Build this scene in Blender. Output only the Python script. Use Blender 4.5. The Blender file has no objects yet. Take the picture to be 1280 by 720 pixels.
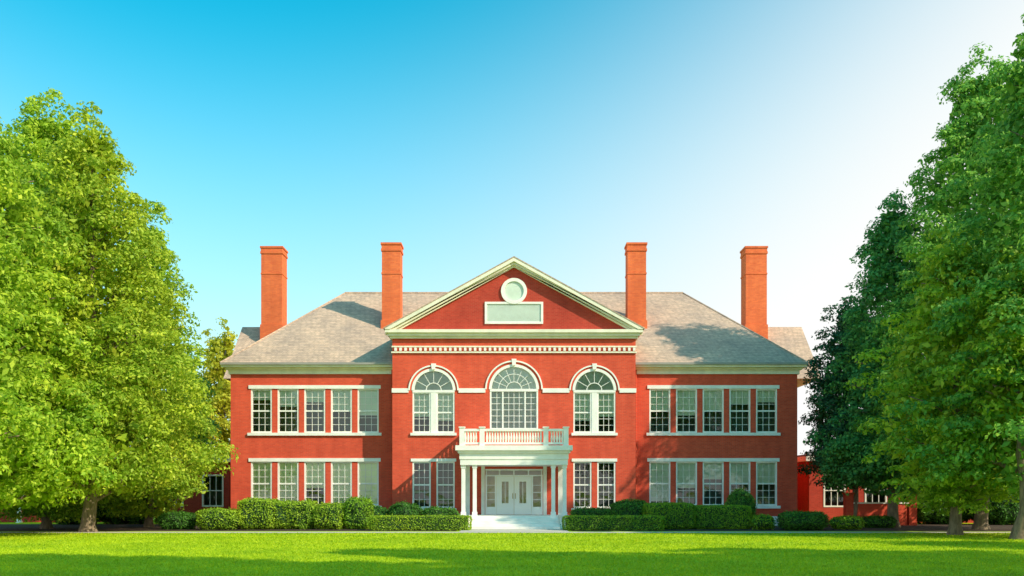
import bpy, math, random
import numpy as np
R=math.radians
rng=np.random.default_rng(7); random.seed(7)
col=bpy.context.scene.collection
F=1210.0; CD=55.0; H0=1.7
def S(y): return F/(CD+y)
def PX(px,y): return (px-642.5)/S(y)
def PZ(py,y): return H0+(620-py)/S(y)

# ---------------------------------------------------------------- materials
def nmat(name):
    m=bpy.data.materials.new(name); m.use_nodes=True
    nt=m.node_tree; b=nt.nodes['Principled BSDF']
    return m,nt,b
def N(nt,t,**k):
    n=nt.nodes.new(t)
    for a,v in k.items(): setattr(n,a,v)
    return n
def ramp(nt,fac,stops):
    r=N(nt,'ShaderNodeValToRGB'); e=r.color_ramp.elements
    while len(e)<len(stops): e.new(0.5)
    for i,(p,c) in enumerate(stops):
        e[i].position=p; e[i].color=(*c,1)
    nt.links.new(fac,r.inputs[0]); return r.outputs[0]
def noise(nt,vec,scale,detail=4,rough=.55):
    n=N(nt,'ShaderNodeTexNoise'); n.inputs['Scale'].default_value=scale
    n.inputs['Detail'].default_value=detail; n.inputs['Roughness'].default_value=rough
    if vec is not None: nt.links.new(vec,n.inputs['Vector'])
    return n.outputs['Fac']
def geo(nt): return N(nt,'ShaderNodeNewGeometry').outputs['Position']
def mixc(nt,f,a,b,mode='MIX'):
    m=N(nt,'ShaderNodeMix',data_type='RGBA',blend_type=mode)
    for s,v in ((0,f),(6,a),(7,b)):
        if isinstance(v,bpy.types.NodeSocket): nt.links.new(v,m.inputs[s])
        else: m.inputs[s].default_value=(v if s==0 else (*v,1))
    return m.outputs[2]
def bump(nt,b,h,strength,dist=.02):
    n=N(nt,'ShaderNodeBump'); n.inputs['Strength'].default_value=strength; n.inputs['Distance'].default_value=dist
    nt.links.new(h,n.inputs['Height']); nt.links.new(n.outputs[0],b.inputs['Normal'])

def brick_mat(name,c1,c2,mortar):
    m,nt,b=nmat(name); p=geo(nt)
    sep=N(nt,'ShaderNodeSeparateXYZ'); nt.links.new(p,sep.inputs[0])
    add=N(nt,'ShaderNodeMath',operation='ADD'); nt.links.new(sep.outputs[0],add.inputs[0]); nt.links.new(sep.outputs[1],add.inputs[1])
    cmb=N(nt,'ShaderNodeCombineXYZ'); nt.links.new(add.outputs[0],cmb.inputs[0]); nt.links.new(sep.outputs[2],cmb.inputs[1])
    br=N(nt,'ShaderNodeTexBrick'); nt.links.new(cmb.outputs[0],br.inputs['Vector'])
    br.inputs['Scale'].default_value=1; br.inputs['Brick Width'].default_value=.23; br.inputs['Row Height'].default_value=.078
    br.inputs['Mortar Size'].default_value=.007; br.inputs['Color1'].default_value=(*c1,1); br.inputs['Color2'].default_value=(*c2,1)
    br.inputs['Mortar'].default_value=(*mortar,1)
    n1=noise(nt,p,.35,5,.6); n2=noise(nt,p,2.2,5,.65)
    mp=N(nt,'ShaderNodeMapping'); mp.inputs['Scale'].default_value=(1.6,1.6,.16); nt.links.new(p,mp.inputs[0])
    n3=noise(nt,mp.outputs[0],1.2,5,.6)
    sh=ramp(nt,n1,[(.3,(.90,.85,.85)),(.7,(1.07,1.07,1.04))])
    sh2=ramp(nt,n2,[(.3,(.93,.90,.90)),(.7,(1.06,1.08,1.06))])
    sh3=ramp(nt,n3,[(.35,(.92,.88,.88)),(.6,(1.02,1.02,1.02))])
    c=mixc(nt,1.0,br.outputs['Color'],sh,'MULTIPLY'); c=mixc(nt,1.0,c,sh2,'MULTIPLY'); c=mixc(nt,1.0,c,sh3,'MULTIPLY')
    nt.links.new(c,b.inputs['Base Color']); b.inputs['Roughness'].default_value=.85
    b.inputs['Specular IOR Level'].default_value=.2
    bump(nt,b,br.outputs['Fac'],-.4,.01); return m
M={}
M['brick']=brick_mat('brick',(.77,.098,.048),(.66,.076,.040),(.58,.15,.095))
M['brickdark']=brick_mat('pediment_brick',(.54,.058,.038),(.45,.044,.03),(.44,.11,.07))
M['chimney']=brick_mat('chimney_brick',(.86,.19,.055),(.74,.14,.045),(.60,.20,.11))
def paint(name,c,rough=.5,var=.08):
    m,nt,b=nmat(name); p=geo(nt); n=noise(nt,p,1.6,6,.65)
    lo=tuple(x*(1-var*2.2) for x in c); cc=ramp(nt,n,[(.3,lo),(.65,c)])
    nt.links.new(cc,b.inputs['Base Color']); b.inputs['Roughness'].default_value=rough; return m
M['white']=paint('white_paint',(.95,.91,.85))
M['cream']=paint('cream_trim',(.93,.86,.68),.6,.10)
M['stone']=paint('step_stone',(.93,.88,.81),.8,.07)
M['fan']=paint('fan_panel',(.90,.90,.86),.5,.05)
M['panel']=paint('vent_panel',(.66,.74,.64),.6,.06)
M['blind']=paint('roller_blind',(.76,.83,.72),.8,.05)
M['blindy']=paint('yellow_blind',(.92,.95,.60),.8,.06)
M['curtain']=paint('grey_curtain',(.60,.63,.56),.8,.12)
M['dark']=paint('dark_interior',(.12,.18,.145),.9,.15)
M['hall']=paint('hall_warm_glow',(.92,.74,.42),.8,.1)  # warm light of the entrance hall put into the wall colour
M['metal']=paint('gutter_metal',(.36,.33,.30),.4,.1)
M['annexroof']=paint('annex_roof_grey',(.22,.22,.22),.8,.15)
M['door']=paint('door_white',(.97,.96,.94),.35,.02)
M['brass']=paint('brass',(.6,.4,.1),.3,.05)
# roof slates
m,nt,b=nmat('roof_slate'); p=geo(nt)
sep=N(nt,'ShaderNodeSeparateXYZ'); nt.links.new(p,sep.inputs[0])
add=N(nt,'ShaderNodeMath',operation='ADD'); nt.links.new(sep.outputs[0],add.inputs[0]); nt.links.new(sep.outputs[1],add.inputs[1])
cmb=N(nt,'ShaderNodeCombineXYZ'); nt.links.new(add.outputs[0],cmb.inputs[0]); nt.links.new(sep.outputs[2],cmb.inputs[1])
br=N(nt,'ShaderNodeTexBrick'); nt.links.new(cmb.outputs[0],br.inputs['Vector'])
for k,v in (('Scale',1),('Brick Width',.30),('Row Height',.12),('Mortar Size',.008)): br.inputs[k].default_value=v
br.inputs['Color1'].default_value=(.60,.42,.31,1); br.inputs['Color2'].default_value=(.47,.34,.26,1); br.inputs['Mortar'].default_value=(.26,.20,.17,1)
sh=ramp(nt,noise(nt,p,.5,6,.7),[(.3,(.78,.80,.84)),(.7,(1.2,1.16,1.1))])
c=mixc(nt,1.0,br.outputs['Color'],sh,'MULTIPLY')
sh=ramp(nt,noise(nt,p,5,4,.7),[(.3,(.80,.80,.80)),(.7,(1.2,1.2,1.2))])
c=mixc(nt,1.0,c,sh,'MULTIPLY')
nt.links.new(c,b.inputs['Base Color']); b.inputs['Roughness'].default_value=.85; b.inputs['Specular IOR Level'].default_value=.2; bump(nt,b,br.outputs['Fac'],-.3,.015); M['slate']=m
# glass
m=bpy.data.materials.new('window_glass'); m.use_nodes=True; nt=m.node_tree; nt.nodes.clear()
o=N(nt,'ShaderNodeOutputMaterial'); tr=N(nt,'ShaderNodeBsdfTransparent'); tr.inputs[0].default_value=(.95,.99,.95,1)
gl=N(nt,'ShaderNodeBsdfGlossy'); gl.inputs['Roughness'].default_value=.04
fr=N(nt,'ShaderNodeFresnel'); fr.inputs[0].default_value=1.75
bp=N(nt,'ShaderNodeBump'); bp.inputs['Strength'].default_value=.2; bp.inputs['Distance'].default_value=.05
nt.links.new(noise(nt,geo(nt),1.5,2),bp.inputs['Height']); nt.links.new(bp.outputs[0],gl.inputs['Normal'])
mx=N(nt,'ShaderNodeMixShader'); nt.links.new(fr.outputs[0],mx.inputs[0]); nt.links.new(tr.outputs[0],mx.inputs[1]); nt.links.new(gl.outputs[0],mx.inputs[2]); nt.links.new(mx.outputs[0],o.inputs[0])
M['glass']=m
def leaf_mat(name,dark,mid,light,trans=.35):
    m=bpy.data.materials.new(name); m.use_nodes=True; nt=m.node_tree; nt.nodes.clear()
    o=N(nt,'ShaderNodeOutputMaterial'); g=N(nt,'ShaderNodeNewGeometry')
    a=ramp(nt,g.outputs['Random Per Island'],[(0,dark),(.5,mid),(1,light)])
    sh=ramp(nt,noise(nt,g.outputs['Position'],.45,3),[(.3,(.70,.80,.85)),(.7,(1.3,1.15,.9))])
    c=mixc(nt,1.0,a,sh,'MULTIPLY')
    d=N(nt,'ShaderNodeBsdfPrincipled'); d.inputs['Roughness'].default_value=.55; d.inputs['Specular IOR Level'].default_value=.3
    t=N(nt,'ShaderNodeBsdfTranslucent'); nt.links.new(c,d.inputs['Base Color']); nt.links.new(c,t.inputs[0])
    mx=N(nt,'ShaderNodeMixShader'); mx.inputs[0].default_value=trans
    nt.links.new(d.outputs[0],mx.inputs[1]); nt.links.new(t.outputs[0],mx.inputs[2]); nt.links.new(mx.outputs[0],o.inputs[0]); return m
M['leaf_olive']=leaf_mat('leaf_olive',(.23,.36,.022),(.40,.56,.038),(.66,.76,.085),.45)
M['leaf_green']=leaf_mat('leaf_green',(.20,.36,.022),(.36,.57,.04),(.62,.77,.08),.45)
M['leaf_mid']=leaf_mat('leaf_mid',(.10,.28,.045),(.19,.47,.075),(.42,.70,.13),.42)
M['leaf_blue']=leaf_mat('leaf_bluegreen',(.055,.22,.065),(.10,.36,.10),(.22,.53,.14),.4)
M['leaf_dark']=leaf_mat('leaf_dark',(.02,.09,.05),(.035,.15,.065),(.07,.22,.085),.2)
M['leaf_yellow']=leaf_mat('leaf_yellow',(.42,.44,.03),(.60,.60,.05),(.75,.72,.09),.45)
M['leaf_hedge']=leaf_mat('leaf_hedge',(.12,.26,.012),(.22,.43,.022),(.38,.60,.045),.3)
M['leaf_hedge_lit']=leaf_mat('leaf_hedge_lit',(.18,.32,.015),(.32,.52,.03),(.52,.70,.06),.32)  # hedge leaf copy with sunlight put into its brighter, yellower colour
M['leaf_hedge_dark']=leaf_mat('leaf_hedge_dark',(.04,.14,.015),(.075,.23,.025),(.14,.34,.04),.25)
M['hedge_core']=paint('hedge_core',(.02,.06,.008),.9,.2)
m,nt,b=nmat('bark'); p=geo(nt); mp=N(nt,'ShaderNodeMapping'); mp.inputs['Scale'].default_value=(6,6,1.2); nt.links.new(p,mp.inputs[0])
n=noise(nt,mp.outputs[0],1.5,6,.7); nt.links.new(ramp(nt,n,[(.3,(.09,.065,.045)),(.7,(.34,.26,.17))]),b.inputs['Base Color']); b.inputs['Roughness'].default_value=.9
bump(nt,b,n,.8,.05); M['bark']=m
m,nt,b=nmat('lawn_ground'); p=geo(nt)
c=ramp(nt,noise(nt,p,.16,6,.6),[(.3,(.34,.50,.008)),(.5,(.44,.59,.010)),(.72,(.57,.68,.02))])
c=mixc(nt,1.0,c,ramp(nt,noise(nt,p,9,5,.7),[(.3,(.8,.84,.8)),(.7,(1.12,1.1,1.1))]),'MULTIPLY')
nt.links.new(c,b.inputs['Base Color']); b.inputs['Roughness'].default_value=.9; b.inputs['Specular IOR Level'].default_value=.1
bump(nt,b,noise(nt,p,22,3),.3,.03); M['lawn']=m
M['blade']=leaf_mat('grass_blade',(.28,.45,.008),(.43,.59,.012),(.60,.72,.03),.45)
m,nt,b=nmat('path_concrete'); p=geo(nt)
c=ramp(nt,noise(nt,p,1.2,7,.7),[(.3,(.46,.42,.36)),(.7,(.66,.62,.54))]); nt.links.new(c,b.inputs['Base Color']); b.inputs['Roughness'].default_value=.9; M['path']=m
m,nt,b=nmat('mulch'); p=geo(nt)
c=ramp(nt,noise(nt,p,9,5,.7),[(.3,(.03,.018,.01)),(.7,(.10,.06,.035))]); nt.links.new(c,b.inputs['Base Color']); b.inputs['Roughness'].default_value=1; bump(nt,b,noise(nt,p,20),1,.05); M['mulch']=m

# ---------------------------------------------------------------- mesh helpers
class MB:
    def __init__(s): s.v=[]; s.f=[]
    def poly(s,pts):
        i=len(s.v); s.v+=list(pts); s.f.append(tuple(range(i,i+len(pts)))); return s
    def box(s,x0,x1,y0,y1,z0,z1):
        i=len(s.v)
        s.v+=[(x0,y0,z0),(x1,y0,z0),(x1,y1,z0),(x0,y1,z0),(x0,y0,z1),(x1,y0,z1),(x1,y1,z1),(x0,y1,z1)]
        for q in ((0,3,2,1),(4,5,6,7),(0,1,5,4),(1,2,6,5),(2,3,7,6),(3,0,4,7)): s.f.append(tuple(i+k for k in q))
        return s
    def prism_xz(s,pts,y0,y1):
        n=len(pts); i=len(s.v)
        s.v+=[(x,y0,z) for x,z in pts]+[(x,y1,z) for x,z in pts]
        s.f.append(tuple(i+k for k in range(n))); s.f.append(tuple(i+n+k for k in reversed(range(n))))
        for k in range(n):
            k2=(k+1)%n; s.f.append((i+k,i+n+k,i+n+k2,i+k2))
        return s
    def ring(s,cx,cz,ri,ro,y0,y1,a0=0,a1=math.pi,n=28):
        for k in range(n):
            a=a0+(a1-a0)*k/n; b=a0+(a1-a0)*(k+1)/n
            s.prism_xz([(cx+ri*math.cos(a),cz+ri*math.sin(a)),(cx+ro*math.cos(a),cz+ro*math.sin(a)),(cx+ro*math.cos(b),cz+ro*math.sin(b)),(cx+ri*math.cos(b),cz+ri*math.sin(b))],y0,y1)
        return s
    def lathe(s,cx,cy,prof,n=20):
        i=len(s.v)
        for r,z in prof:
            for k in range(n): a=2*math.pi*k/n; s.v.append((cx+r*math.cos(a),cy+r*math.sin(a),z))
        for j in range(len(prof)-1):
            for k in range(n):
                k2=(k+1)%n; s.f.append((i+j*n+k,i+j*n+k2,i+(j+1)*n+k2,i+(j+1)*n+k))
        s.f.append(tuple(i+(len(prof)-1)*n+k for k in range(n)))
        return s
    def tube(s,pts,rad,n=8):
        i=len(s.v); P=np.array(pts,float)
        for j in range(len(P)):
            d=P[min(j+1,len(P)-1)]-P[max(j-1,0)]; d/=np.linalg.norm(d)+1e-9
            a=np.cross(d,(0,1,0) if abs(d[1])<.9 else (1,0,0)); a/=np.linalg.norm(a); c=np.cross(d,a)
            for k in range(n):
                t=2*math.pi*k/n; s.v.append(tuple(P[j]+rad[j]*(math.cos(t)*a+math.sin(t)*c)))
        for j in range(len(P)-1):
            for k in range(n):
                k2=(k+1)%n; s.f.append((i+j*n+k,i+j*n+k2,i+(j+1)*n+k2,i+(j+1)*n+k))
        s.f.append(tuple(i+(len(P)-1)*n+k for k in range(n)))
        return s
    def wall(s,x0,x1,z0,z1,y,ops,d=.3):
        xs=sorted({x0,x1,*[o[0] for o in ops],*[o[1] for o in ops]}); zs=sorted({z0,z1,*[o[2] for o in ops],*[o[3] for o in ops]})
        for a,b in zip(xs,xs[1:]):
            for c,e in zip(zs,zs[1:]):
                mx_,mz=(a+b)/2,(c+e)/2
                if any(o[0]<mx_<o[1] and o[2]<mz<o[3] for o in ops): continue
                s.poly([(a,y,c),(b,y,c),(b,y,e),(a,y,e)])
        for a,b,c,e in ops:
            s.poly([(a,y,c),(a,y,e),(a,y+d,e),(a,y+d,c)]); s.poly([(b,y,c),(b,y+d,c),(b,y+d,e),(b,y,e)])
            s.poly([(a,y,c),(a,y+d,c),(b,y+d,c),(b,y,c)]); s.poly([(a,y,e),(b,y,e),(b,y+d,e),(a,y+d,e)])
        return s
    def build(s,name,mat,parent=None,smooth=False):
        me=bpy.data.meshes.new(name); me.from_pydata(s.v,[],s.f); me.materials.append(M[mat]); 
        if smooth: me.polygons.foreach_set('use_smooth',[True]*len(me.polygons))
        me.update(); o=bpy.data.objects.new(name,me); col.objects.link(o)
        if parent: o.parent=parent
        return o
def tag(o,label=None,cat=None,group=None,kind=None):
    for k,v in (('label',label),('category',cat),('group',group),('kind',kind)):
        if v: o[k]=v
    return o
def empty(name,loc,rz=0):
    o=bpy.data.objects.new(name,None); col.objects.link(o); o.location=loc; o.rotation_euler=(0,0,rz); return o
def copy_tree(o,parent):
    c=o.copy(); col.objects.link(c); c.parent=parent
    for ch in [x for x in col.objects if x.parent==o]: 
        d=ch.copy(); col.objects.link(d); d.parent=c
    return c

# ---------------------------------------------------------------- ground
def sheet(name,x0,x1,y0,y1,z,mat,label,cat='ground'):
    return tag(MB().poly([(x0,y0,z),(x1,y0,z),(x1,y1,z),(x0,y1,z)]).build(name,mat),label,cat,kind='structure')
sheet('lawn',-1500,1500,-300,2500,0,'lawn','wide sunlit green lawn in front of the brick school','lawn')
sheet('path',-60,60,-10.7,-9.3,.012,'path','pale concrete path crossing between lawn and hedges','path')
sheet('entrance_walk',-2.6,2.6,-9.3,-5.2,.016,'path','short pale walk from the path to the entrance steps','path')
sheet('planting_bed',-40,-2.8,-8.3,3.2,.008,'mulch','dark mulch bed under the hedges left of the steps','bed')
sheet('planting_bed',2.8,40,-8.3,3.2,.008,'mulch','dark mulch bed under the hedges right of the steps','bed')

def quads_mesh(name,V,mats,midx=None,parent=None):
    n=len(V)//4; me=bpy.data.meshes.new(name)
    me.vertices.add(len(V)); me.vertices.foreach_set('co',V.astype(np.float32).ravel())
    me.loops.add(len(V)); me.loops.foreach_set('vertex_index',np.arange(len(V),dtype=np.int32))
    me.polygons.add(n); me.polygons.foreach_set('loop_start',np.arange(n,dtype=np.int32)*4)
    for m_ in mats: me.materials.append(M[m_])
    if midx is not None: me.polygons.foreach_set('material_index',midx.astype(np.int32))
    me.update(calc_edges=True); me.validate()
    o=bpy.data.objects.new(name,me); col.objects.link(o)
    if parent: o.parent=parent
    return o
def unit(a): return a/(np.linalg.norm(a,axis=1,keepdims=True)+1e-9)
def leaves(P,Nrm,L,spread=.9,asp=.55):
    n=len(P); nr=unit(Nrm+rng.normal(0,spread,(n,3)))
    u=unit(np.cross(nr,rng.normal(0,1,(n,3)))); v=np.cross(nr,u)
    L=L[:,None]*.5; W=L*asp
    fold=nr*L*.25
    V=np.empty((n,4,3)); V[:,0]=P-u*L; V[:,1]=P+v*W+fold; V[:,2]=P+u*L; V[:,3]=P-v*W+fold
    return V.reshape(-1,3)
n=200000
dist=17+ (rng.random(n)**1.5)*27
x=(rng.random(n)-.5)*2*(dist*.56+1)
P=np.stack([x,dist-55,np.zeros(n)],1); hgt=rng.uniform(.012,.036,n)*(1+dist/60); w=rng.uniform(.006,.012,n)*(dist/18)
a=rng.random(n)*6.283; dx=np.stack([np.cos(a),np.sin(a),np.zeros(n)],1)
lean=rng.normal(0,.03,(n,3)); lean[:,2]=0
V=np.empty((n,4,3)); V[:,0]=P-dx*w[:,None]; V[:,1]=P+dx*w[:,None]; top=P+lean; top[:,2]+=hgt; V[:,2]=top+dx*w[:,None]*.3; V[:,3]=top-dx*w[:,None]*.3
tag(quads_mesh('grass',V.reshape(-1,3),['blade']),'short mown grass blades covering the lawn','grass',kind='stuff')

# ---------------------------------------------------------------- school building
B=empty('school_building',(0,0,0))
tag(B,'large red brick school with white pedimented entrance and four tall chimneys','building')
WX=16.1; PXW=6.76; PY=-1.2
wz=[(5.29,7.79),(1.15,3.65)]; ww=1.2
wc=[s*11.32+k*1.515 for s in (-1,1) for k in range(-2,3)]
w=MB()
for s in (-1,1):
    cs=[c for c in wc if c*s>0]
    ops=[(c-ww/2,c+ww/2,z0,z1) for c in cs for z0,z1 in wz]
    a,b_=(-WX,-PXW) if s<0 else (PXW,WX)
    w.wall(a,b_,0,8.75,0,ops)
for s in (-1,1): w.poly([(s*WX,0,0),(s*WX,16,0),(s*WX,16,8.75),(s*WX,0,8.75)])
w.poly([(-WX,16,0),(WX,16,0),(WX,16,8.75),(-WX,16,8.75)])
w.build('wing_wall','brick',B)
AX=4.47; SPR=7.57; ri=1.17; ro=1.40
CSP=7.63; cri=1.34; cro=1.60
wp=MB(); ops=[]
pw=1.02; po=.665
for s in (-1,1):
    ops.append((s*AX-ri,s*AX+ri,5.21,SPR+ri))
    for q in (-1,1): ops.append((s*AX+q*po-pw/2,s*AX+q*po+pw/2,1.03,3.61))
ops.append((-cri,cri,5.39,CSP+cri)); ops.append((-1.6,1.6,.66,3.2))
wp.wall(-PXW,PXW,0,10.4,PY,ops)
def spandrel(mb,cx,cz,r,y):
    n=14
    for s in (-1,1):
        for k in range(n):
            a=math.pi/2*k/n; b2=math.pi/2*(k+1)/n
            p1=(cx+s*r*math.cos(a),y,cz+r*math.sin(a)); p2=(cx+s*r*math.cos(b2),y,cz+r*math.sin(b2))
            mb.poly([p1,p2,(p2[0],y,cz+r),(p1[0],y,cz+r)])
for s in (-1,1): spandrel(wp,s*AX,SPR,ri,PY+.002)
spandrel(wp,0,CSP,cri,PY+.002)
for s in (-1,1): wp.poly([(s*PXW,PY,0),(s*PXW,6,0),(s*PXW,6,11),(s*PXW,PY,11)])
wp.build('pavilion_wall','brick',B)
MB().poly([(-PXW,PY,10.4),(PXW,PY,10.4),(PXW,PY,10.95),(0,PY,14.6),(-PXW,PY,10.95)]).build('tympanum','brickdark',B)
MB().box(-WX+.3,WX-.3,1.3,1.4,0,8.7).build('dark_room_backing','dark',B)  # dark sheet behind the panes, painted as the gloom of unlit rooms
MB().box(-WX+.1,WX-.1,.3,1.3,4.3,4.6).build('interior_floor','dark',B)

def make_window(wd,ht,cols,rows,name='window',sill=True):
    f=MB(); t=.085
    x0,x1=-wd/2,wd/2
    f.box(x0,x0+t,-.03,.13,0,ht); f.box(x1-t,x1,-.03,.13,0,ht)
    f.box(x0+t,x1-t,-.03,.13,0,t); f.box(x0+t,x1-t,-.03,.13,ht-t,ht)
    f.box(x0+t,x1-t,.04,.125,ht/2-.04,ht/2+.04)
    for k in range(1,cols):
        xx=x0+t+(wd-2*t)*k/cols; f.box(xx-.011,xx+.011,.07,.105,t,ht/2-.04); f.box(xx-.011,xx+.011,.06,.095,ht/2+.04,ht-t)
    for k in range(1,rows):
        if k*2==rows: continue
        zz=t+(ht-2*t)*k/rows
        f.box(x0+t,x1-t,.072,.103,zz-.011,zz+.011)
    o=f.build(name,'white',B)
    MB().poly([(x0+t,.11,t),(x1-t,.11,t),(x1-t,.11,ht-t),(x0+t,.11,ht-t)]).build('pane','glass',o)
    return o
def add_blind(win,wd,ht,frac,mt_='blind'):
    x0=-wd/2+.06; MB().poly([(x0,.14,ht*(1-frac)),(-x0,.14,ht*(1-frac)),(-x0,.14,ht-.02),(x0,.14,ht-.02)]).build('blind',mt_,win)
proto=make_window(ww,2.5,3,6); first=True
lo_f=[1,.97,.6,.95,1, .9,.6,.4,.5,.5]; up_f=[.25,.4,.3,.5,.6, .5,.6,.5,.35,.3]
for z0,z1 in wz:
    for ci,c in enumerate(wc):
        if first: o=proto; first=False
        else: o=copy_tree(proto,B)
        o.location=(c,0.05,z0)
        o['bl']=float((up_f if z0>4 else lo_f)[ci])
for o in [x for x in col.objects if x.name.startswith('window') and x.parent==B and 'bl' in x.keys()]:
    fr_=o['bl']; del o['bl']
    if fr_>0: add_blind(o,ww,2.5,min(fr_,.97),'blindy' if (o.location.x<0 and o.location.z<4) else 'blind')
p2=make_window(pw,2.58,3,6); first=True
for s in (-1,1):
    for q in (-1,1):
        o=p2 if first else copy_tree(p2,B); first=False; o.location=(s*AX+q*po,PY+.05,1.03)
p3=make_window(pw,2.27,3,6); first=True; pl=[]
for s in (-1,1):
    for q in (-1,1):
        o=p3 if first else copy_tree(p3,B); first=False; o.location=(s*AX+q*po,PY+.05,5.21); pl.append(o)
for o,f_ in zip(pl,(.6,.7,.7,.6)): add_blind(o,pw,2.27,f_)
for s in (-1,1):
    for z0,z1 in wz:
        MB().box(s*11.32-3.75,s*11.32+3.75,-.06,.1,z1+.002,z1+.2).build('lintel','white',B)
        MB().box(s*11.32-3.8,s*11.32+3.8,-.11,.1,z0-.16,z0-.002).build('window_sill','white',B)
    MB().box(s*AX-1.26,s*AX+1.26,PY-.05,PY+.1,3.612,3.78).build('lintel','white',B)
    MB().box(s*AX-1.28,s*AX+1.28,PY-.1,PY+.1,.9,1.028).build('window_sill','white',B)
    MB().box(s*AX-1.28,s*AX+1.28,PY-.1,PY+.1,5.06,5.208).build('window_sill','white',B)
def arch_frame(cx,z0,sp,r,r2,center):
    f=MB(); f.ring(cx,sp,r2-.08,r2,PY-.08,PY+.03)
    f.ring(cx,sp,r-.10,r+.05,PY-.03,PY+.16)
    k=.09; f.prism_xz([(cx-k,sp+r-.02),(cx+k,sp+r-.02),(cx+k*1.5,sp+r2+.08),(cx-k*1.5,sp+r2+.08)],PY-.12,PY+.02)
    f.box(cx-r,cx+r,PY-.02,PY+.15,sp-.12,sp+.02)
    inner=r-.1
    nr_=8 if center else 6
    for j in range(1,nr_):
        a=math.pi*j/nr_; dx,dz=math.cos(a),math.sin(a); hw_=.014; px_,pz_=-dz*hw_,dx*hw_
        a0=.42; y_=(.06,.10)
        f.prism_xz([(cx+dx*a0+px_,sp+dz*a0+pz_),(cx+dx*a0-px_,sp+dz*a0-pz_),(cx+dx*inner-px_,sp+dz*inner-pz_),(cx+dx*inner+px_,sp+dz*inner+pz_)],PY+y_[0],PY+y_[1])
    f.ring(cx,sp,.40,.44,PY+.055,PY+.11,n=16)
    if center: f.ring(cx,sp,.84,.87,PY+.058,PY+.105,n=24)
    if center:
        t=.09
        for a_,b_ in ((-r,-r+t),(r-t,r),(-.66,-.58),(.58,.66)): f.box(cx+a_,cx+b_,PY,PY+.15,z0,sp-.12)
        f.box(cx-r+t,cx-.66,PY+.01,PY+.14,z0,z0+.09); f.box(cx-.58,cx+.58,PY+.01,PY+.14,z0,z0+.09); f.box(cx+.66,cx+r-t,PY+.01,PY+.14,z0,z0+.09)
        for x_ in [-.95,-.29,0,.29,.95]: f.box(cx+x_-.014,cx+x_+.014,PY+.07,PY+.11,z0+.09,sp-.12)
        for j in range(1,6):
            zz=z0+.09+(sp-.21-z0)*j/6; f.box(cx-r+t,cx+r-t,PY+.073,PY+.107,zz-.014,zz+.014)
    else:
        f.box(cx-(po-pw/2)+.002,cx+(po-pw/2)-.002,PY-.01,PY+.2,z0,sp-.12)
    o=f.build('arched_window','white',B)
    g=MB(); n=24
    pts=[(cx+inner*math.cos(math.pi*k/n),PY+.115,sp+inner*math.sin(math.pi*k/n)) for k in range(n+1)]
    g.poly(pts)
    if center: 
        g.poly([(cx-r+.05,PY+.115,z0),(cx+r-.05,PY+.115,z0),(cx+r-.05,PY+.115,sp-.05),(cx-r+.05,PY+.115,sp-.05)])
        MB().poly([(cx-r,PY+.18,z0),(cx+r,PY+.18,z0),(cx+r,PY+.18,sp-.1),(cx-r,PY+.18,sp-.1)]).build('curtain','curtain',o)
    g.build('pane','glass',o)
    MB().poly([(cx-r,PY+.15,sp-.1),(cx+r,PY+.15,sp-.1),(cx+r,PY+.15,sp+r),(cx-r,PY+.15,sp+r)]).build('shade','fan' if center else 'curtain',o)
arch_frame(-AX,5.21,SPR,ri,ro,False); arch_frame(AX,5.21,SPR,ri,ro,False); arch_frame(0,5.39,CSP,cri,cro,True)
for a,b_ in ((-PXW-.03,-AX-ro+.01),(-AX+ro-.01,-cro+.01),(cro-.01,AX-ro+.01),(AX+ro-.01,PXW+.03)):
    MB().box(a,b_,PY-.06,PY+.02,7.44,7.68).build('string_course','white',B)
c=MB(); c.box(-PXW-.05,PXW+.05,PY-.10,PY+.01,9.64,9.72); c.box(-PXW-.04,PXW+.04,PY-.05,PY+.01,9.96,10.04); c.build('frieze_moulding','cream',B)
k=-PXW+.12
while k<PXW-.1: MB().box(k,k+.13,PY-.11,PY+.01,9.76,9.93).build('dentil','white',B); k+=.276
c=MB(); c.box(-PXW-.12,PXW+.12,PY-.14,6,10.44,10.57); c.box(-PXW-.22,PXW+.22,PY-.28,6,10.57,10.73); c.box(-PXW-.36,PXW+.36,PY-.42,6,10.73,10.90); c.build('cornice','cream',B)
hw=PXW+.36; zb=10.90; za=14.85
sl=(za-zb-.05)/hw
def rake(mb,t0,t1,y0,y1):
    for s in (-1,1):
        mb.prism_xz([(0,za-t0),(s*hw,za-t0-sl*hw),(s*hw,max(za-t1-sl*hw,zb+.001)),(s*(hw-max(0,(zb-(za-t1-sl*hw))/sl)),max(za-t1-sl*hw,zb+.001)),(0,za-t1)],y0,y1)
c=MB(); rake(c,.0,.20,PY-.46,PY+.02); rake(c,.20,.34,PY-.32,PY+.02); rake(c,.34,.46,PY-.16,PY+.02); c.build('raking_cornice','cream',B)
oc=MB(); oc.ring(0,13.08,.54,.72,PY-.10,PY+.01,0,2*math.pi,40)
oo=oc.build('oculus_window','white',B)
MB().poly([(.55*math.cos(k*math.pi/16),PY-.015,13.08+.55*math.sin(k*math.pi/16)) for k in range(32)]).build('pane','panel',oo)
v=MB(); 
for a,b_,c0,c1 in ((-1.62,1.62,12.36,12.48),(-1.62,1.62,11.26,11.38),(-1.62,-1.5,11.38,12.36),(1.5,1.62,11.38,12.36)): v.box(a,b_,PY-.08,PY+.01,c0,c1)
vo=v.build('louvred_vent','white',B)
l=MB()
for k in range(16):
    z=11.385+k*.0605; l.poly([(-1.5,PY-.035,z),(1.5,PY-.035,z),(1.5,PY-.015,z+.06),(-1.5,PY-.015,z+.06)])
l.build('louvre_slats','panel',vo)
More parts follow.
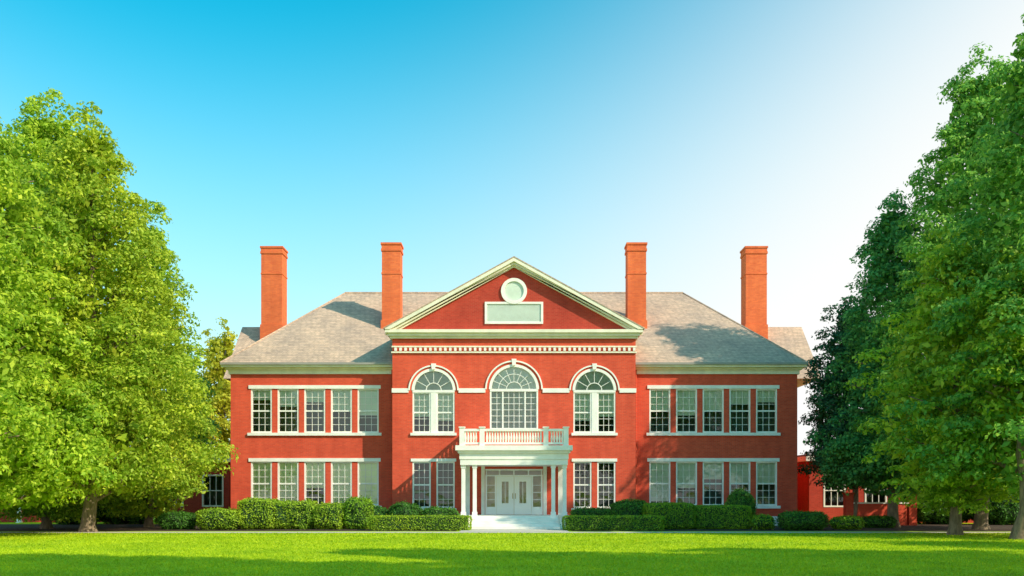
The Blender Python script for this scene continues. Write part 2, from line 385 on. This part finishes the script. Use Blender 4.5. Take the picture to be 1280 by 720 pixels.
for s in (-1,1):
    e=MB(); a,b_=(-WX-.1,-PXW-.01) if s<0 else (PXW+.01,WX+.1)
    e.box(a,b_,-.10,.02,8.62,8.86); e.box(a-(.12 if s<0 else 0),b_+(.12 if s>0 else 0),-.22,.02,8.86,8.98)
    e.box(a-(.32 if s<0 else 0),b_+(.32 if s>0 else 0),-.44,.02,8.98,9.2)
    for (p,q,r0,r1) in ((0,.10,8.62,8.86),(0,.22,8.86,8.98),(0,.42,8.98,9.2)):
        x1,x2=sorted((s*(WX+p-.01),s*(WX+q))); e.box(x1,x2,.02,16.4,r0,r1)
    e.build('eaves_cornice','cream',B)
    MB().box(a-(.34 if s<0 else 0),b_+(.34 if s>0 else 0),-.54,-.443,9.10,9.215).build('gutter','metal',B)
    x_=s*(PXW+.16)
    MB().tube([(x_,-.08,9.0),(x_,-.08,0.1)],[.05,.05],8).build('downspout','brick',B)
ex,ey0,ey1,ez,rz_,rx=WX+.46,-.48,16.5,9.2,14.9,11.0
r=MB(); e=[(-ex,ey0,ez),(ex,ey0,ez),(ex,ey1,ez),(-ex,ey1,ez)]; g0=(-rx,8,rz_); g1=(rx,8,rz_)
r.poly([e[0],e[1],g1,g0]); r.poly([e[1],e[2],g1]); r.poly([e[2],e[3],g0,g1]); r.poly([e[3],e[0],g0]); r.poly(e[::-1])
roof=r.build('main_roof','slate',B)
rc=MB(); rc.tube([g0,g1],[.09,.09],6)
for s in (-1,1): rc.tube([(s*ex,ey0,ez),(s*rx,8,rz_)],[.06,.06],6)
rc.build('ridge_tiles','slate',roof)
r=MB(); 
for s in (-1,1):
    r.poly([(0,PY-.48,za+.07),(s*(hw+.08),PY-.48,za+.07-sl*(hw+.08)),(s*(hw+.08),8,za+.07-sl*(hw+.08)),(0,8,za+.07)])
    r.poly([(0,PY-.48,za+.005),(s*(hw+.08),PY-.48,za+.005-sl*(hw+.08)),(s*(hw+.08),8,za+.005-sl*(hw+.08)),(0,8,za+.005)])
    r.poly([(0,PY-.48,za+.005),(s*(hw+.08),PY-.48,za+.005-sl*(hw+.08)),(s*(hw+.08),PY-.48,za+.07-sl*(hw+.08)),(0,PY-.48,za+.07)])
r.build('pavilion_roof','slate',B)
MB().box(-18.4,18.4,9.0,15,0,9.0).build('rear_wing_wall','brick',B)
r=MB(); RZ=13.4; ry=12.0; E0,E1=-18.8,19.9
r.poly([(E0,7.6,9.3),(E1,7.6,9.3),(E1,ry,RZ),(E0,ry,RZ)]); r.poly([(E1,16.4,9.3),(E0,16.4,9.3),(E0,ry,RZ),(E1,ry,RZ)])
for q in (E0,E1): r.poly([(q,7.6,9.3),(q,16.4,9.3),(q,ry,RZ)])
r.poly([(E0,7.6,9.3),(E0,16.4,9.3),(E1,16.4,9.3),(E1,7.6,9.3)])
rear=r.build('rear_roof','slate',B)
def chimney(x,y,w,zb_,zt,par):
    m=MB(); h=w/2; 
    m.box(x-h,x+h,y-h,y+h,zb_,zt-.5)
    m.box(x-h-.05,x+h+.05,y-h-.05,y+h+.05,zt-.5,zt-.36); m.box(x-h-.02,x+h+.02,y-h-.02,y+h+.02,zt-.36,zt-.12); m.box(x-h-.07,x+h+.07,y-h-.07,y+h+.07,zt-.12,zt)
    m.box(x-h-.03,x+h+.03,y-h-.03,y+h+.03,zt-1.9,zt-1.8)
    m.box(x-h-.06,x+h+.06,y-h-.06,y+h+.06,zb_,zb_+1.3)
    m.build('chimney','chimney',par)
    MB().box(x-h+.15,x+h-.15,y-h+.15,y+h-.15,zt,zt+.06).build('chimney_cap','metal',par)
for s in (-1,1):
    chimney(s*7.42,4.0,1.12,11.0,17.0,roof)
    chimney(s*16.4,11.2,1.42,12.0,18.6,rear)
# portico
pf=-4.0
MB().box(-3.0,3.0,pf,PY-.002,0,.66).build('porch_floor','stone',B)
st=MB()
for k in range(4): st.box(-2.35,2.35,pf-.40*(4-k),pf-.40*(3-k),0,.132*(k+1))
st.build('steps','stone',B)
for s in (-1,1):
    a,b_=sorted((s*2.36,s*2.8)); MB().box(a,b_,pf-1.1,pf-.002,0,.62).box(a-.04,b_+.04,pf-1.15,pf-.003,.621,.70).build('stair_cheek','stone',B)
ET0,ET1=3.34,4.36
en=MB(); en.box(-2.84,2.84,pf+.08,PY-.002,ET0,ET0+.30); en.box(-2.88,2.88,pf+.04,PY-.003,ET0+.302,ET0+.62); en.box(-2.96,2.96,pf-.06,PY-.004,ET0+.622,ET0+.76); en.box(-3.08,3.08,pf-.2,PY-.005,ET0+.762,ET1)
en.build('entablature','white',B)
for s in (-1,1):
    for x_ in (2.68,2.08):
        cx,cy=s*x_,pf+.3
        MB().box(cx-.135,cx+.135,cy-.135,cy+.135,.661,.86).box(cx-.10,cx+.10,cy-.10,cy+.10,.861,3.18).box(cx-.13,cx+.13,cy-.13,cy+.13,3.181,ET0-.001).build('column','white',B)
    a,b_=sorted((s*2.45,s*2.75)); MB().box(a,b_,PY-.12,PY-.002,.661,ET0-.001).build('pilaster','white',B)
    a,b_=sorted((s*1.62,s*1.82)); MB().box(a,b_,PY-.10,PY-.002,.661,ET0-.001).build('door_jamb','white',B)
bz=ET1; bw=2.84
b=MB()
b.box(-bw,bw,pf-.02,pf+.14,bz+.06,bz+.17); b.box(-bw-.03,bw+.03,pf-.05,pf+.17,bz+.76,bz+.88)
for s in (-1,1):
    a,c_=sorted((s*(bw-.15),s*bw)); b.box(a,c_,pf+.14,PY-.01,bz+.08,bz+.17); b.box(a,c_,pf+.17,PY-.01,bz+.76,bz+.86)
def balu(x,y):
    b.lathe(x,y,[(.04,bz+.17),(.045,bz+.24),(.062,bz+.36),(.055,bz+.46),(.038,bz+.58),(.05,bz+.7),(.05,bz+.762)],6)
k=-2.56
while k<2.6:
    if not (1.5<abs(k)<1.86): balu(k,pf+.06)
    k+=.142
for s in (-1,1):
    y=pf+.35
    while y<PY-.1: balu(s*(bw-.075),y); y+=.15
for x_ in (-bw+.1,-1.68,1.68,bw-.1):
    b.box(x_-.13,x_+.13,pf-.08,pf+.2,bz,bz+.93); b.box(x_-.17,x_+.17,pf-.12,pf+.24,bz+.931,bz+.99)
b.build('balustrade','white',B)
df=MB(); y0,y1=PY+.02,PY+.18
for a,b_ in ((-1.6,-1.5),(1.5,1.6),(-1.06,-.98),(.98,1.06)): df.box(a,b_,y0,y1,.66,2.80)
df.box(-1.6,1.6,y0,y1,2.80,2.87); df.box(-1.6,1.6,y0,y1,3.12,3.2)
for x_ in (-1.55,-.8,0,.8,1.55): df.box(x_-.03,x_+.03,y0+.01,y1-.01,2.87,3.12)
for s in (-1,1):
    a,b_=sorted((s*1.06,s*1.5)); df.box(a,b_,y0+.03,y1-.02,.66,1.1)
    for z in (1.5,1.9,2.3): df.box(a,b_,y0+.05,y0+.09,z-.015,z+.015)
fo=df.build('door_frame','door',B)
g=MB(); g.poly([(-1.55,y0+.1,2.85),(1.55,y0+.1,2.85),(1.55,y0+.1,3.14),(-1.55,y0+.1,3.14)])
for s in (-1,1): g.poly([(s*1.05,y0+.1,1.1),(s*1.5,y0+.1,1.1),(s*1.5,y0+.1,2.81),(s*1.05,y0+.1,2.81)])
g.build('sidelight_pane','glass',fo)
for s in (-1,1):
    d=MB()
    def bb(p,q,c0,c1,e0=0,e1=0): 
        x1,x2=sorted((s*p,s*q)); d.box(x1,x2,y0+.02+e0,y0+.1+e1,c0,c1)
    bb(.01,.30,.67,2.79); bb(.68,.97,.67,2.79); bb(.30,.68,.67,1.3); bb(.30,.68,2.5,2.79); bb(.3,.68,.8,1.18,-.015,-.06)
    bb(.475,.505,1.3,2.5,.01,-.01)
    do=d.build('door','door',B)
    MB().poly([(s*.29,y0+.08,1.3),(s*.69,y0+.08,1.3),(s*.69,y0+.08,2.51),(s*.29,y0+.08,2.51)]).build('pane','glass',do)
    x1,x2=sorted((s*.06,s*.09)); MB().box(x1,x2,y0-.04,y0+.019,1.55,1.85).build('handle','brass',do)
MB().box(-2.2,2.2,PY+.8,PY+.85,.5,3.3).build('vestibule_glow_wall','hall',B)  # yellow backing, its colour gives the transom a lit look
for s in (-1,1):
    a,b_=sorted((s*(PXW+.01),s*(WX+.04))); MB().box(a,b_,-.05,.02,0,.55).build('foundation','stone',B)
    a,b_=sorted((s*3.02,s*(PXW+.05))); MB().box(a,b_,PY-.05,PY+.02,0,.55).build('foundation','stone',B)

# ---------------------------------------------------------------- annexes and low wall
def annex(x0,x1,label,cols=(),YA=12):
    E=empty('annex_building',((x0+x1)/2,YA,0)); tag(E,label,'building'); cx=(x0+x1)/2
    hw_=(x1-x0)/2; ops=[]; n=int((x1-x0)/2.6)
    cs=[-hw_+1.6+k*2.6 for k in range(n)]
    for c_ in cs: ops.append((c_-.7,c_+.7,1.0,3.1))
    w_=MB().wall(-hw_,hw_,0,3.9,-4,ops)
    for s in (-1,1): w_.poly([(s*hw_,-4,0),(s*hw_,4,0),(s*hw_,4,3.9),(s*hw_,-4,3.9)])
    w_.poly([(-hw_,4,0),(hw_,4,0),(hw_,4,3.9),(-hw_,4,3.9)])
    w_.build('wall','brickdark',E)
    MB().box(-hw_-.3,hw_+.3,-4.35,4.35,3.9,4.2).build('fascia','white',E)
    MB().box(-hw_-.1,hw_+.1,-4.1,4.1,4.2,4.35).build('roof','annexroof',E)
    MB().box(-hw_+.2,hw_-.2,-2.5,-2.4,0,3.85).build('dark_room_backing','dark',E)  # dark backing painted as the unlit inside of the annex
    for i,c_ in enumerate(cs):
        f=MB()
        for a,b_,p,q in ((-.7,-.6,1,3.1),(.6,.7,1,3.1),(-.6,.6,1,1.1),(-.6,.6,3,3.1),(-.6,.6,2.02,2.08)): f.box(c_+a,c_+b_,-4.03,-3.9,p,q)
        for a in (-.2,.2): f.box(c_+a-.02,c_+a+.02,-3.97,-3.93,1.1,3.0)
        fo=f.build('window','white',E)
        MB().poly([(c_-.65,-3.92,1.05),(c_+.65,-3.92,1.05),(c_+.65,-3.92,3.05),(c_-.65,-3.92,3.05)]).build('pane','glass',fo)
    for c_ in cols:
        MB().lathe(c_-cx,-5.4,[(.2,0),(.2,.1),(.15,.15),(.13,3.2),(.19,3.3)],12).build('porch_column','white',E)
    if cols:
        MB().box(min(cols)-cx-.4,max(cols)-cx+.4,-5.7,-4.36,3.3,3.75).build('porch_roof','white',E)
annex(-42,-18.5,'low red brick annex with white fascia beyond the left trees',[-34.5,-33,-31.5])
annex(18.6,38,'low red brick annex with white fascia beyond the right trees',(),10)
LW=empty('garden_wall',(PX(1100,1),1,0)); tag(LW,'low brick garden wall with pale coping right of the school','wall')
MB().box(-1.5,1.5,-.15,.15,0,1.25).build('wall_face','brick',LW)
MB().box(-1.6,1.6,-.2,.2,1.251,1.34).build('coping','stone',LW)
for s in (-1,1): MB().box(s*1.83-.22,s*1.83+.22,-.22,.22,0,1.8).box(s*1.83-.27,s*1.83+.27,-.27,.27,1.801,1.9).build('pier','brick',LW)

# ---------------------------------------------------------------- trees
def tree(x,y,Ht,zb_,Rr,mat,label,cat='tree',name='leafy_tree',dens=1.0,leaf=.22,power=.6,squash=.6,trunk_r=.3,group=None,base=.12,seed=0,fill=.16,amp=1.0,deep=.5):
    global rng
    rng=np.random.default_rng(100+seed)
    T=empty(name,(x,y,0)); tag(T,label,cat,group)
    t=MB(); n=10; zs=np.linspace(0,Ht*.93,n); jx=np.cumsum(rng.normal(0,.07,n)); jy=np.cumsum(rng.normal(0,.07,n)); jx[0]=jy[0]=0
    rad=[trunk_r*1.5]+[trunk_r*(1-.95*z/Ht) for z in zs[1:]]
    pts=[(0,0,-.1),(0,0,.35)]+[(jx[k],jy[k],zs[k]) for k in range(1,n)]
    t.tube(pts,[trunk_r*1.7,trunk_r*1.12]+rad[1:],10)
    ph=rng.random(6)*6.28
    def prof(tt): return Rr*np.minimum(1,((tt+.02)/base))**.5*np.clip(1-tt,0,1)**power
    def lob(a,tt): return 1+amp*(.10*np.sin(2*a+ph[0]+5*tt)+.08*np.sin(3*a+ph[1]-9*tt)+.08*np.sin(5*a+ph[2]+17*tt)+.06*np.sin(ph[3]+26*tt+a))
    for k in range(26):
        tt=rng.random()**1.2*.85; z=zb_+(Ht-zb_)*tt; a=rng.random()*6.28; rr=prof(tt)*.8; z0=max(.9,z-rr*.35)
        kk=z0/(Ht*.93)*(n-1); i=min(int(kk),n-2); fx=kk-i; bx=jx[i]*(1-fx)+jx[i+1]*fx; by=jy[i]*(1-fx)+jy[i+1]*fx
        r0=trunk_r*.42*(1-.7*tt)
        t.tube([(bx,by,z0),(bx+rr*.5*math.cos(a),by+rr*.5*math.sin(a),z0+rr*.25),(bx+rr*math.cos(a),by+rr*math.sin(a),z0+rr*.36)],[r0,r0*.6,.02],6)
    t.build('trunk','bark',T,smooth=True)
    area=2*math.pi*Rr*.65*(Ht-zb_); NC=int(area*1.2*dens)
    tt=[]; 
    while len(tt)<NC:
        q=rng.random()
        if rng.random()<prof(np.array(q))/Rr+.05: tt.append(q)
    tt=np.array(tt); a=rng.random(NC)*6.283
    rr=prof(tt)*lob(a,tt)*(1-deep*rng.random(NC)**1.8)
    cs=rng.uniform(.5,1.15,NC)*(.55+.45*prof(tt)/Rr)
    C=np.stack([rr*np.cos(a),rr*np.sin(a),zb_+(Ht-zb_)*tt+rng.normal(0,.25,NC)],1)
    ML=int(150*(.22/leaf)**2)
    Pts=[];Ns=[]
    out=unit(np.stack([np.cos(a),np.sin(a),.5+0*a],1))
    for i in range(NC):
        m_=int(ML*cs[i]**2)+20
        d=unit(rng.normal(0,1,(m_,3))+out[i]*.45+np.array([0,0,.35]))
        rad_=rng.random(m_)**.4*(1+.25*rng.random(m_)**3)
        e=np.array([1,1,squash])*cs[i]
        p=C[i]+d*e*rad_[:,None]
        p[:,2]-=.18*((p[:,0]-C[i,0])*out[i,0]+(p[:,1]-C[i,1])*out[i,1])
        Pts.append(p); Ns.append(d+np.array([0,0,.5]))
    Pn=np.concatenate(Pts); Nn=np.concatenate(Ns)
    ni=int(len(Pn)*fill); q=rng.random(ni)*.93; ai=rng.random(ni)*6.283; ri_=prof(q)*.78*np.sqrt(rng.random(ni))
    Pi=np.stack([ri_*np.cos(ai),ri_*np.sin(ai),zb_+(Ht-zb_)*q],1)
    L=np.concatenate([rng.uniform(.6,1.3,len(Pn))*leaf,rng.uniform(1.4,2.2,ni)*leaf])
    Pa=np.concatenate([Pn,Pi]); Na=np.concatenate([Nn,rng.normal(0,1,(ni,3))])
    ok=Pa[:,2]>.4; Pa,Na,L=Pa[ok],Na[ok],L[ok]
    quads_mesh('crown',leaves(Pa,Na,L,.6),[mat],None,T)
    tot.append(len(Pa)); return T
tot=[]
def tr(px,y,pytop,pybot,hwpx,*a,**k):
    return tree(PX(px,y),y,PZ(pytop,y),PZ(pybot,y),hwpx/S(y),*a,**k)
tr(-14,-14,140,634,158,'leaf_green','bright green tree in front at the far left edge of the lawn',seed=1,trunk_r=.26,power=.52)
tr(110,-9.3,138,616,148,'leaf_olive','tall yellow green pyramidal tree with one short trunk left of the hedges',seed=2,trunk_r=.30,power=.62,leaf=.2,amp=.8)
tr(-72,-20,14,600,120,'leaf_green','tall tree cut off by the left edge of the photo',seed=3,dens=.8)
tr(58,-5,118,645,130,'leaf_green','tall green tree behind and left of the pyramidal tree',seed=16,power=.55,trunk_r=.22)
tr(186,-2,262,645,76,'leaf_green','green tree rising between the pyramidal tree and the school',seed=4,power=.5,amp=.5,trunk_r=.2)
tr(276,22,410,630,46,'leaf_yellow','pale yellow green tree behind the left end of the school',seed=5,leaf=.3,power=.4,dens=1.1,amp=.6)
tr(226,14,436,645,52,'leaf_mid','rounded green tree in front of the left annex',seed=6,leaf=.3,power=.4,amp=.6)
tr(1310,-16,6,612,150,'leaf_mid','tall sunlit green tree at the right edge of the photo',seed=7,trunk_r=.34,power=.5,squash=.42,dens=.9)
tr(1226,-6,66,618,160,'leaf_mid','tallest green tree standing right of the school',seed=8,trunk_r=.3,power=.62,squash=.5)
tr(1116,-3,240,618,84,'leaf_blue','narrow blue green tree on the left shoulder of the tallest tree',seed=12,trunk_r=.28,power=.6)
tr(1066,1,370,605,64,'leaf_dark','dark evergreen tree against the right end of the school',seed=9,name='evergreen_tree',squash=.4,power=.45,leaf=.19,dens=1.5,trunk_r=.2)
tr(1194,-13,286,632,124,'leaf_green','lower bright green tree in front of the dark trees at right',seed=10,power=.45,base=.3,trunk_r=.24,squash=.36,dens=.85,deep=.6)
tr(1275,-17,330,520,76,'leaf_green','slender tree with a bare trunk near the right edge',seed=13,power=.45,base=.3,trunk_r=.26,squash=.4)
s0=tree(37,-45,26,3,5.8,'leaf_mid','large lawn tree outside the frame shading the near grass',seed=14,leaf=.42,group='lawn trees outside the frame',power=.4,fill=.35,dens=1.1)
for x_,y_,rz,sc_ in ((26.5,-45.5,1.1,1),(16,-48,2.3,1.0),(14,-56,3.6,1.35),(48,-42,5,1.1)):
    o=copy_tree(s0,None); o.location=(x_,y_,0); o.rotation_euler=(0,0,rz); o.scale=(sc_,sc_,sc_)
print('LEAVES',sum(tot))

# ---------------------------------------------------------------- hedges
def hedge(px0,px1,pyt,yf,dep,label,cat='hedge',p=9,mat='leaf_hedge',name='clipped_hedge',seed=0,leaf=.085):
    global rng
    rng=np.random.default_rng(500+seed)
    crisp=p>=7; k_=.3 if crisp else 1.0
    if crisp: leaf=.065
    x0,x1=PX(px0,yf),PX(px1,yf); zt=PZ(pyt,yf); hx,hy,hz=(x1-x0)/2,dep/2,zt/2
    h=np.array([hx,hy,hz]); cen=np.array([0,0,hz])
    ar=np.array([hy*hz,hx*hz,hx*hy])*4; tota=2*ar.sum()
    n=int(tota*430*(.085/leaf)**2*.75)
    ax=rng.choice(3,n,p=ar/ar.sum()); u=rng.uniform(-1,1,(n,3)); u[np.arange(n),ax]=rng.choice([-1.,1.],n)
    def shape(u,k=1.0):
        nrm=(np.abs(u)**p).sum(1)**(1/p); q=u/nrm[:,None]
        w_=1+k_*(.05*np.sin(q[:,0]*hx*3.1+seed)+.035*np.sin(q[:,0]*hx*7.3+q[:,2]*3)+.03*np.sin(q[:,1]*9+q[:,2]*6+seed))
        if crisp: w_[:]=1+ (w_-1)*.5
        return q*w_[:,None]*h*k+cen, q
    P,q=shape(u); nr=unit(np.sign(q)*np.abs(q)**(p-1)/h)
    P=P+nr*rng.normal(-.02,.04*(.45 if crisp else 1),n)[:,None]
    stray=rng.random(n)<(.006 if crisp else .03); P[stray]+=nr[stray]*rng.uniform(.02,.14,(stray.sum(),1))
    V=leaves(P,nr,rng.uniform(.7,1.4,n)*leaf,.65,.6)
    V[:,2]=np.maximum(V[:,2],.0)
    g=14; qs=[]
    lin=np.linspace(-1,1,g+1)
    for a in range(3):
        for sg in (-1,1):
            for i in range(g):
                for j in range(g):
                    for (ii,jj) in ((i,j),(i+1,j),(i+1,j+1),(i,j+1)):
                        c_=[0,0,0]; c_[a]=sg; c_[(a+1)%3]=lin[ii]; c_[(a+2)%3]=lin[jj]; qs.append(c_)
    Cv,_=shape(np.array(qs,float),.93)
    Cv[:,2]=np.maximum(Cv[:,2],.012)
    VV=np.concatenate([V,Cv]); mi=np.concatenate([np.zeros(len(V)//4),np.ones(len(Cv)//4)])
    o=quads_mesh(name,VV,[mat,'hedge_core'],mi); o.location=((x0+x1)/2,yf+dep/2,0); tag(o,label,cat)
hs=[
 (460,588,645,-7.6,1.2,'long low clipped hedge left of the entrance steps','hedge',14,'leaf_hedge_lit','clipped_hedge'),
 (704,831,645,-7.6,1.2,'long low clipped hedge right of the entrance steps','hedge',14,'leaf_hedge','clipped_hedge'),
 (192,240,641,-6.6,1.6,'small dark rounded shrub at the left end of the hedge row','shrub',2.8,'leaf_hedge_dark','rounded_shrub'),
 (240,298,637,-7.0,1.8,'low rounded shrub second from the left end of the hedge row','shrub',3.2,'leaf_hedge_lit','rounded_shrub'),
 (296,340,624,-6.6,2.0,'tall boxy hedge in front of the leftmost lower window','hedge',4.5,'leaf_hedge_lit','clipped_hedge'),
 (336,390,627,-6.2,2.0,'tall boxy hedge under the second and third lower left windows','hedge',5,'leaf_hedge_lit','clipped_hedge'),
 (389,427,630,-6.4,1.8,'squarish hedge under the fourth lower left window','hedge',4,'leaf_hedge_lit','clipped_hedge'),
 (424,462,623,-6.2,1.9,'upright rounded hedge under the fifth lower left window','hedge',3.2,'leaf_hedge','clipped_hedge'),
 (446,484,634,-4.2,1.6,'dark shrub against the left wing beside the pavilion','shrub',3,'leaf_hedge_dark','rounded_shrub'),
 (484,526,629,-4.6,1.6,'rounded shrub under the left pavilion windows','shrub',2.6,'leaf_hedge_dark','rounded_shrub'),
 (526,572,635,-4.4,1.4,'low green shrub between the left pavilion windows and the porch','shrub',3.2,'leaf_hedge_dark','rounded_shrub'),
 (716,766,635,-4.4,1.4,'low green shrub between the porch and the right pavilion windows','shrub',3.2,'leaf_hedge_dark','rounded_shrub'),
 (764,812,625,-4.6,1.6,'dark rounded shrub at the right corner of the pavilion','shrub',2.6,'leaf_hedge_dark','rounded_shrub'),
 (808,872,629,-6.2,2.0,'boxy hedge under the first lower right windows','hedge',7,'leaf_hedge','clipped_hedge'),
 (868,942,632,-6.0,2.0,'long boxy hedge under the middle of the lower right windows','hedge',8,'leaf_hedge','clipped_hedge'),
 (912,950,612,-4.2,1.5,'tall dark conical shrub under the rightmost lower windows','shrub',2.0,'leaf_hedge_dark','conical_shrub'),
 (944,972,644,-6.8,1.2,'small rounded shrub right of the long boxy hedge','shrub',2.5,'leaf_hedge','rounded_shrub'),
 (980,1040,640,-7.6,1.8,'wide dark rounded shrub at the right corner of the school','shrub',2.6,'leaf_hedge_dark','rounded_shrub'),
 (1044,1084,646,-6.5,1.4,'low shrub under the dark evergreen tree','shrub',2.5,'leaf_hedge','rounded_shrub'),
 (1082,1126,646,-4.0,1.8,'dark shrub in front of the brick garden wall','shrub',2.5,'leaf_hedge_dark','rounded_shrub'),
 (1142,1230,600,2.0,2.6,'tall dark shrub mass added to fill the shade behind the bright green right tree','shrub',2.8,'leaf_hedge_dark','rounded_shrub'),  # added dark foliage, stands in for deep shade below the right crowns
 (1220,1310,596,1.0,2.6,'tall dark shrub added to fill the shade at the right edge of the photo','shrub',2.8,'leaf_hedge_dark','rounded_shrub'),
 (48,118,604,1.5,2.6,'tall dark shrub added to fill the shade behind the trunk of the pyramidal tree','shrub',2.8,'leaf_hedge_dark','rounded_shrub'),  # added dark foliage, stands in for deep shade below the left crowns
 (112,192,598,2.5,2.6,'tall dark shrub added to fill the shade between the trunk and the annex windows','shrub',2.8,'leaf_hedge_dark','rounded_shrub'),
]
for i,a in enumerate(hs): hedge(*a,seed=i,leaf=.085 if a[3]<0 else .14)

# ---------------------------------------------------------------- light, sky, camera
AZ=R(57); EL=R(35)
sd=(math.cos(EL)*math.sin(AZ),-math.cos(EL)*math.cos(AZ),math.sin(EL))
from mathutils import Vector
L=bpy.data.lights.new('sun','SUN'); L.energy=5; L.angle=R(.5); L.color=(1,.89,.68)
lo=bpy.data.objects.new('sun',L); col.objects.link(lo); lo.rotation_euler=Vector(sd).to_track_quat('Z','Y').to_euler()
W=bpy.data.worlds.new('World'); bpy.context.scene.world=W; W.use_nodes=True; nt=W.node_tree; bg=nt.nodes['Background']
sky=N(nt,'ShaderNodeTexSky',sky_type='NISHITA'); sky.sun_disc=False; sky.sun_elevation=EL; sky.sun_rotation=math.pi-AZ
bg.inputs[1].default_value=.1
tc=N(nt,'ShaderNodeTexCoord'); sp=N(nt,'ShaderNodeSeparateXYZ'); nt.links.new(tc.outputs['Generated'],sp.inputs[0])
def mt(op,a,b=None,c=None):
    n=N(nt,'ShaderNodeMath',operation=op)
    for i,v in enumerate((a,b,c)):
        if v is None: continue
        if isinstance(v,(int,float)): n.inputs[i].default_value=v
        else: nt.links.new(v,n.inputs[i])
    return n.outputs[0]
X,Y,Z=sp.outputs
back=mt('MAXIMUM',mt('MULTIPLY',Y,-1),0)
f=mt('ADD',1.16,mt('MULTIPLY',Z,-2.4)); f=mt('ADD',f,mt('MULTIPLY',X,1.0)); f=mt('ADD',f,mt('MULTIPLY',mt('MULTIPLY',X,X),1.7))
f=mt('ADD',f,mt('MULTIPLY',back,.15))
mr=N(nt,'ShaderNodeMapRange',interpolation_type='SMOOTHSTEP'); nt.links.new(f,mr.inputs[0]); mr.inputs[1].default_value=-.1; mr.inputs[2].default_value=1.2
c=mixc(nt,1.0,sky.outputs[0],(.06,2.5,2.4),'MULTIPLY')
c=mixc(nt,mr.outputs[0],c,(10.2,10.2,10.0))
gain=mt('ADD',1.0,mt('MULTIPLY',back,.4)); cg=N(nt,'ShaderNodeCombineXYZ')
for i in range(3): nt.links.new(gain,cg.inputs[i])
c=mixc(nt,1.0,c,cg.outputs[0],'MULTIPLY')
nt.links.new(c,bg.inputs[0])
cam=bpy.data.cameras.new('camera'); co=bpy.data.objects.new('camera',cam); col.objects.link(co)
co.location=(0,-CD,H0); co.rotation_euler=(R(90),0,0); cam.lens=36*F/1280; cam.sensor_width=36; cam.shift_x=-2.5/1280; cam.shift_y=260/1280; cam.clip_end=5000
sc=bpy.context.scene; sc.camera=co; sc.view_settings.view_transform='Standard'; sc.view_settings.look='None'; sc.view_settings.exposure=0
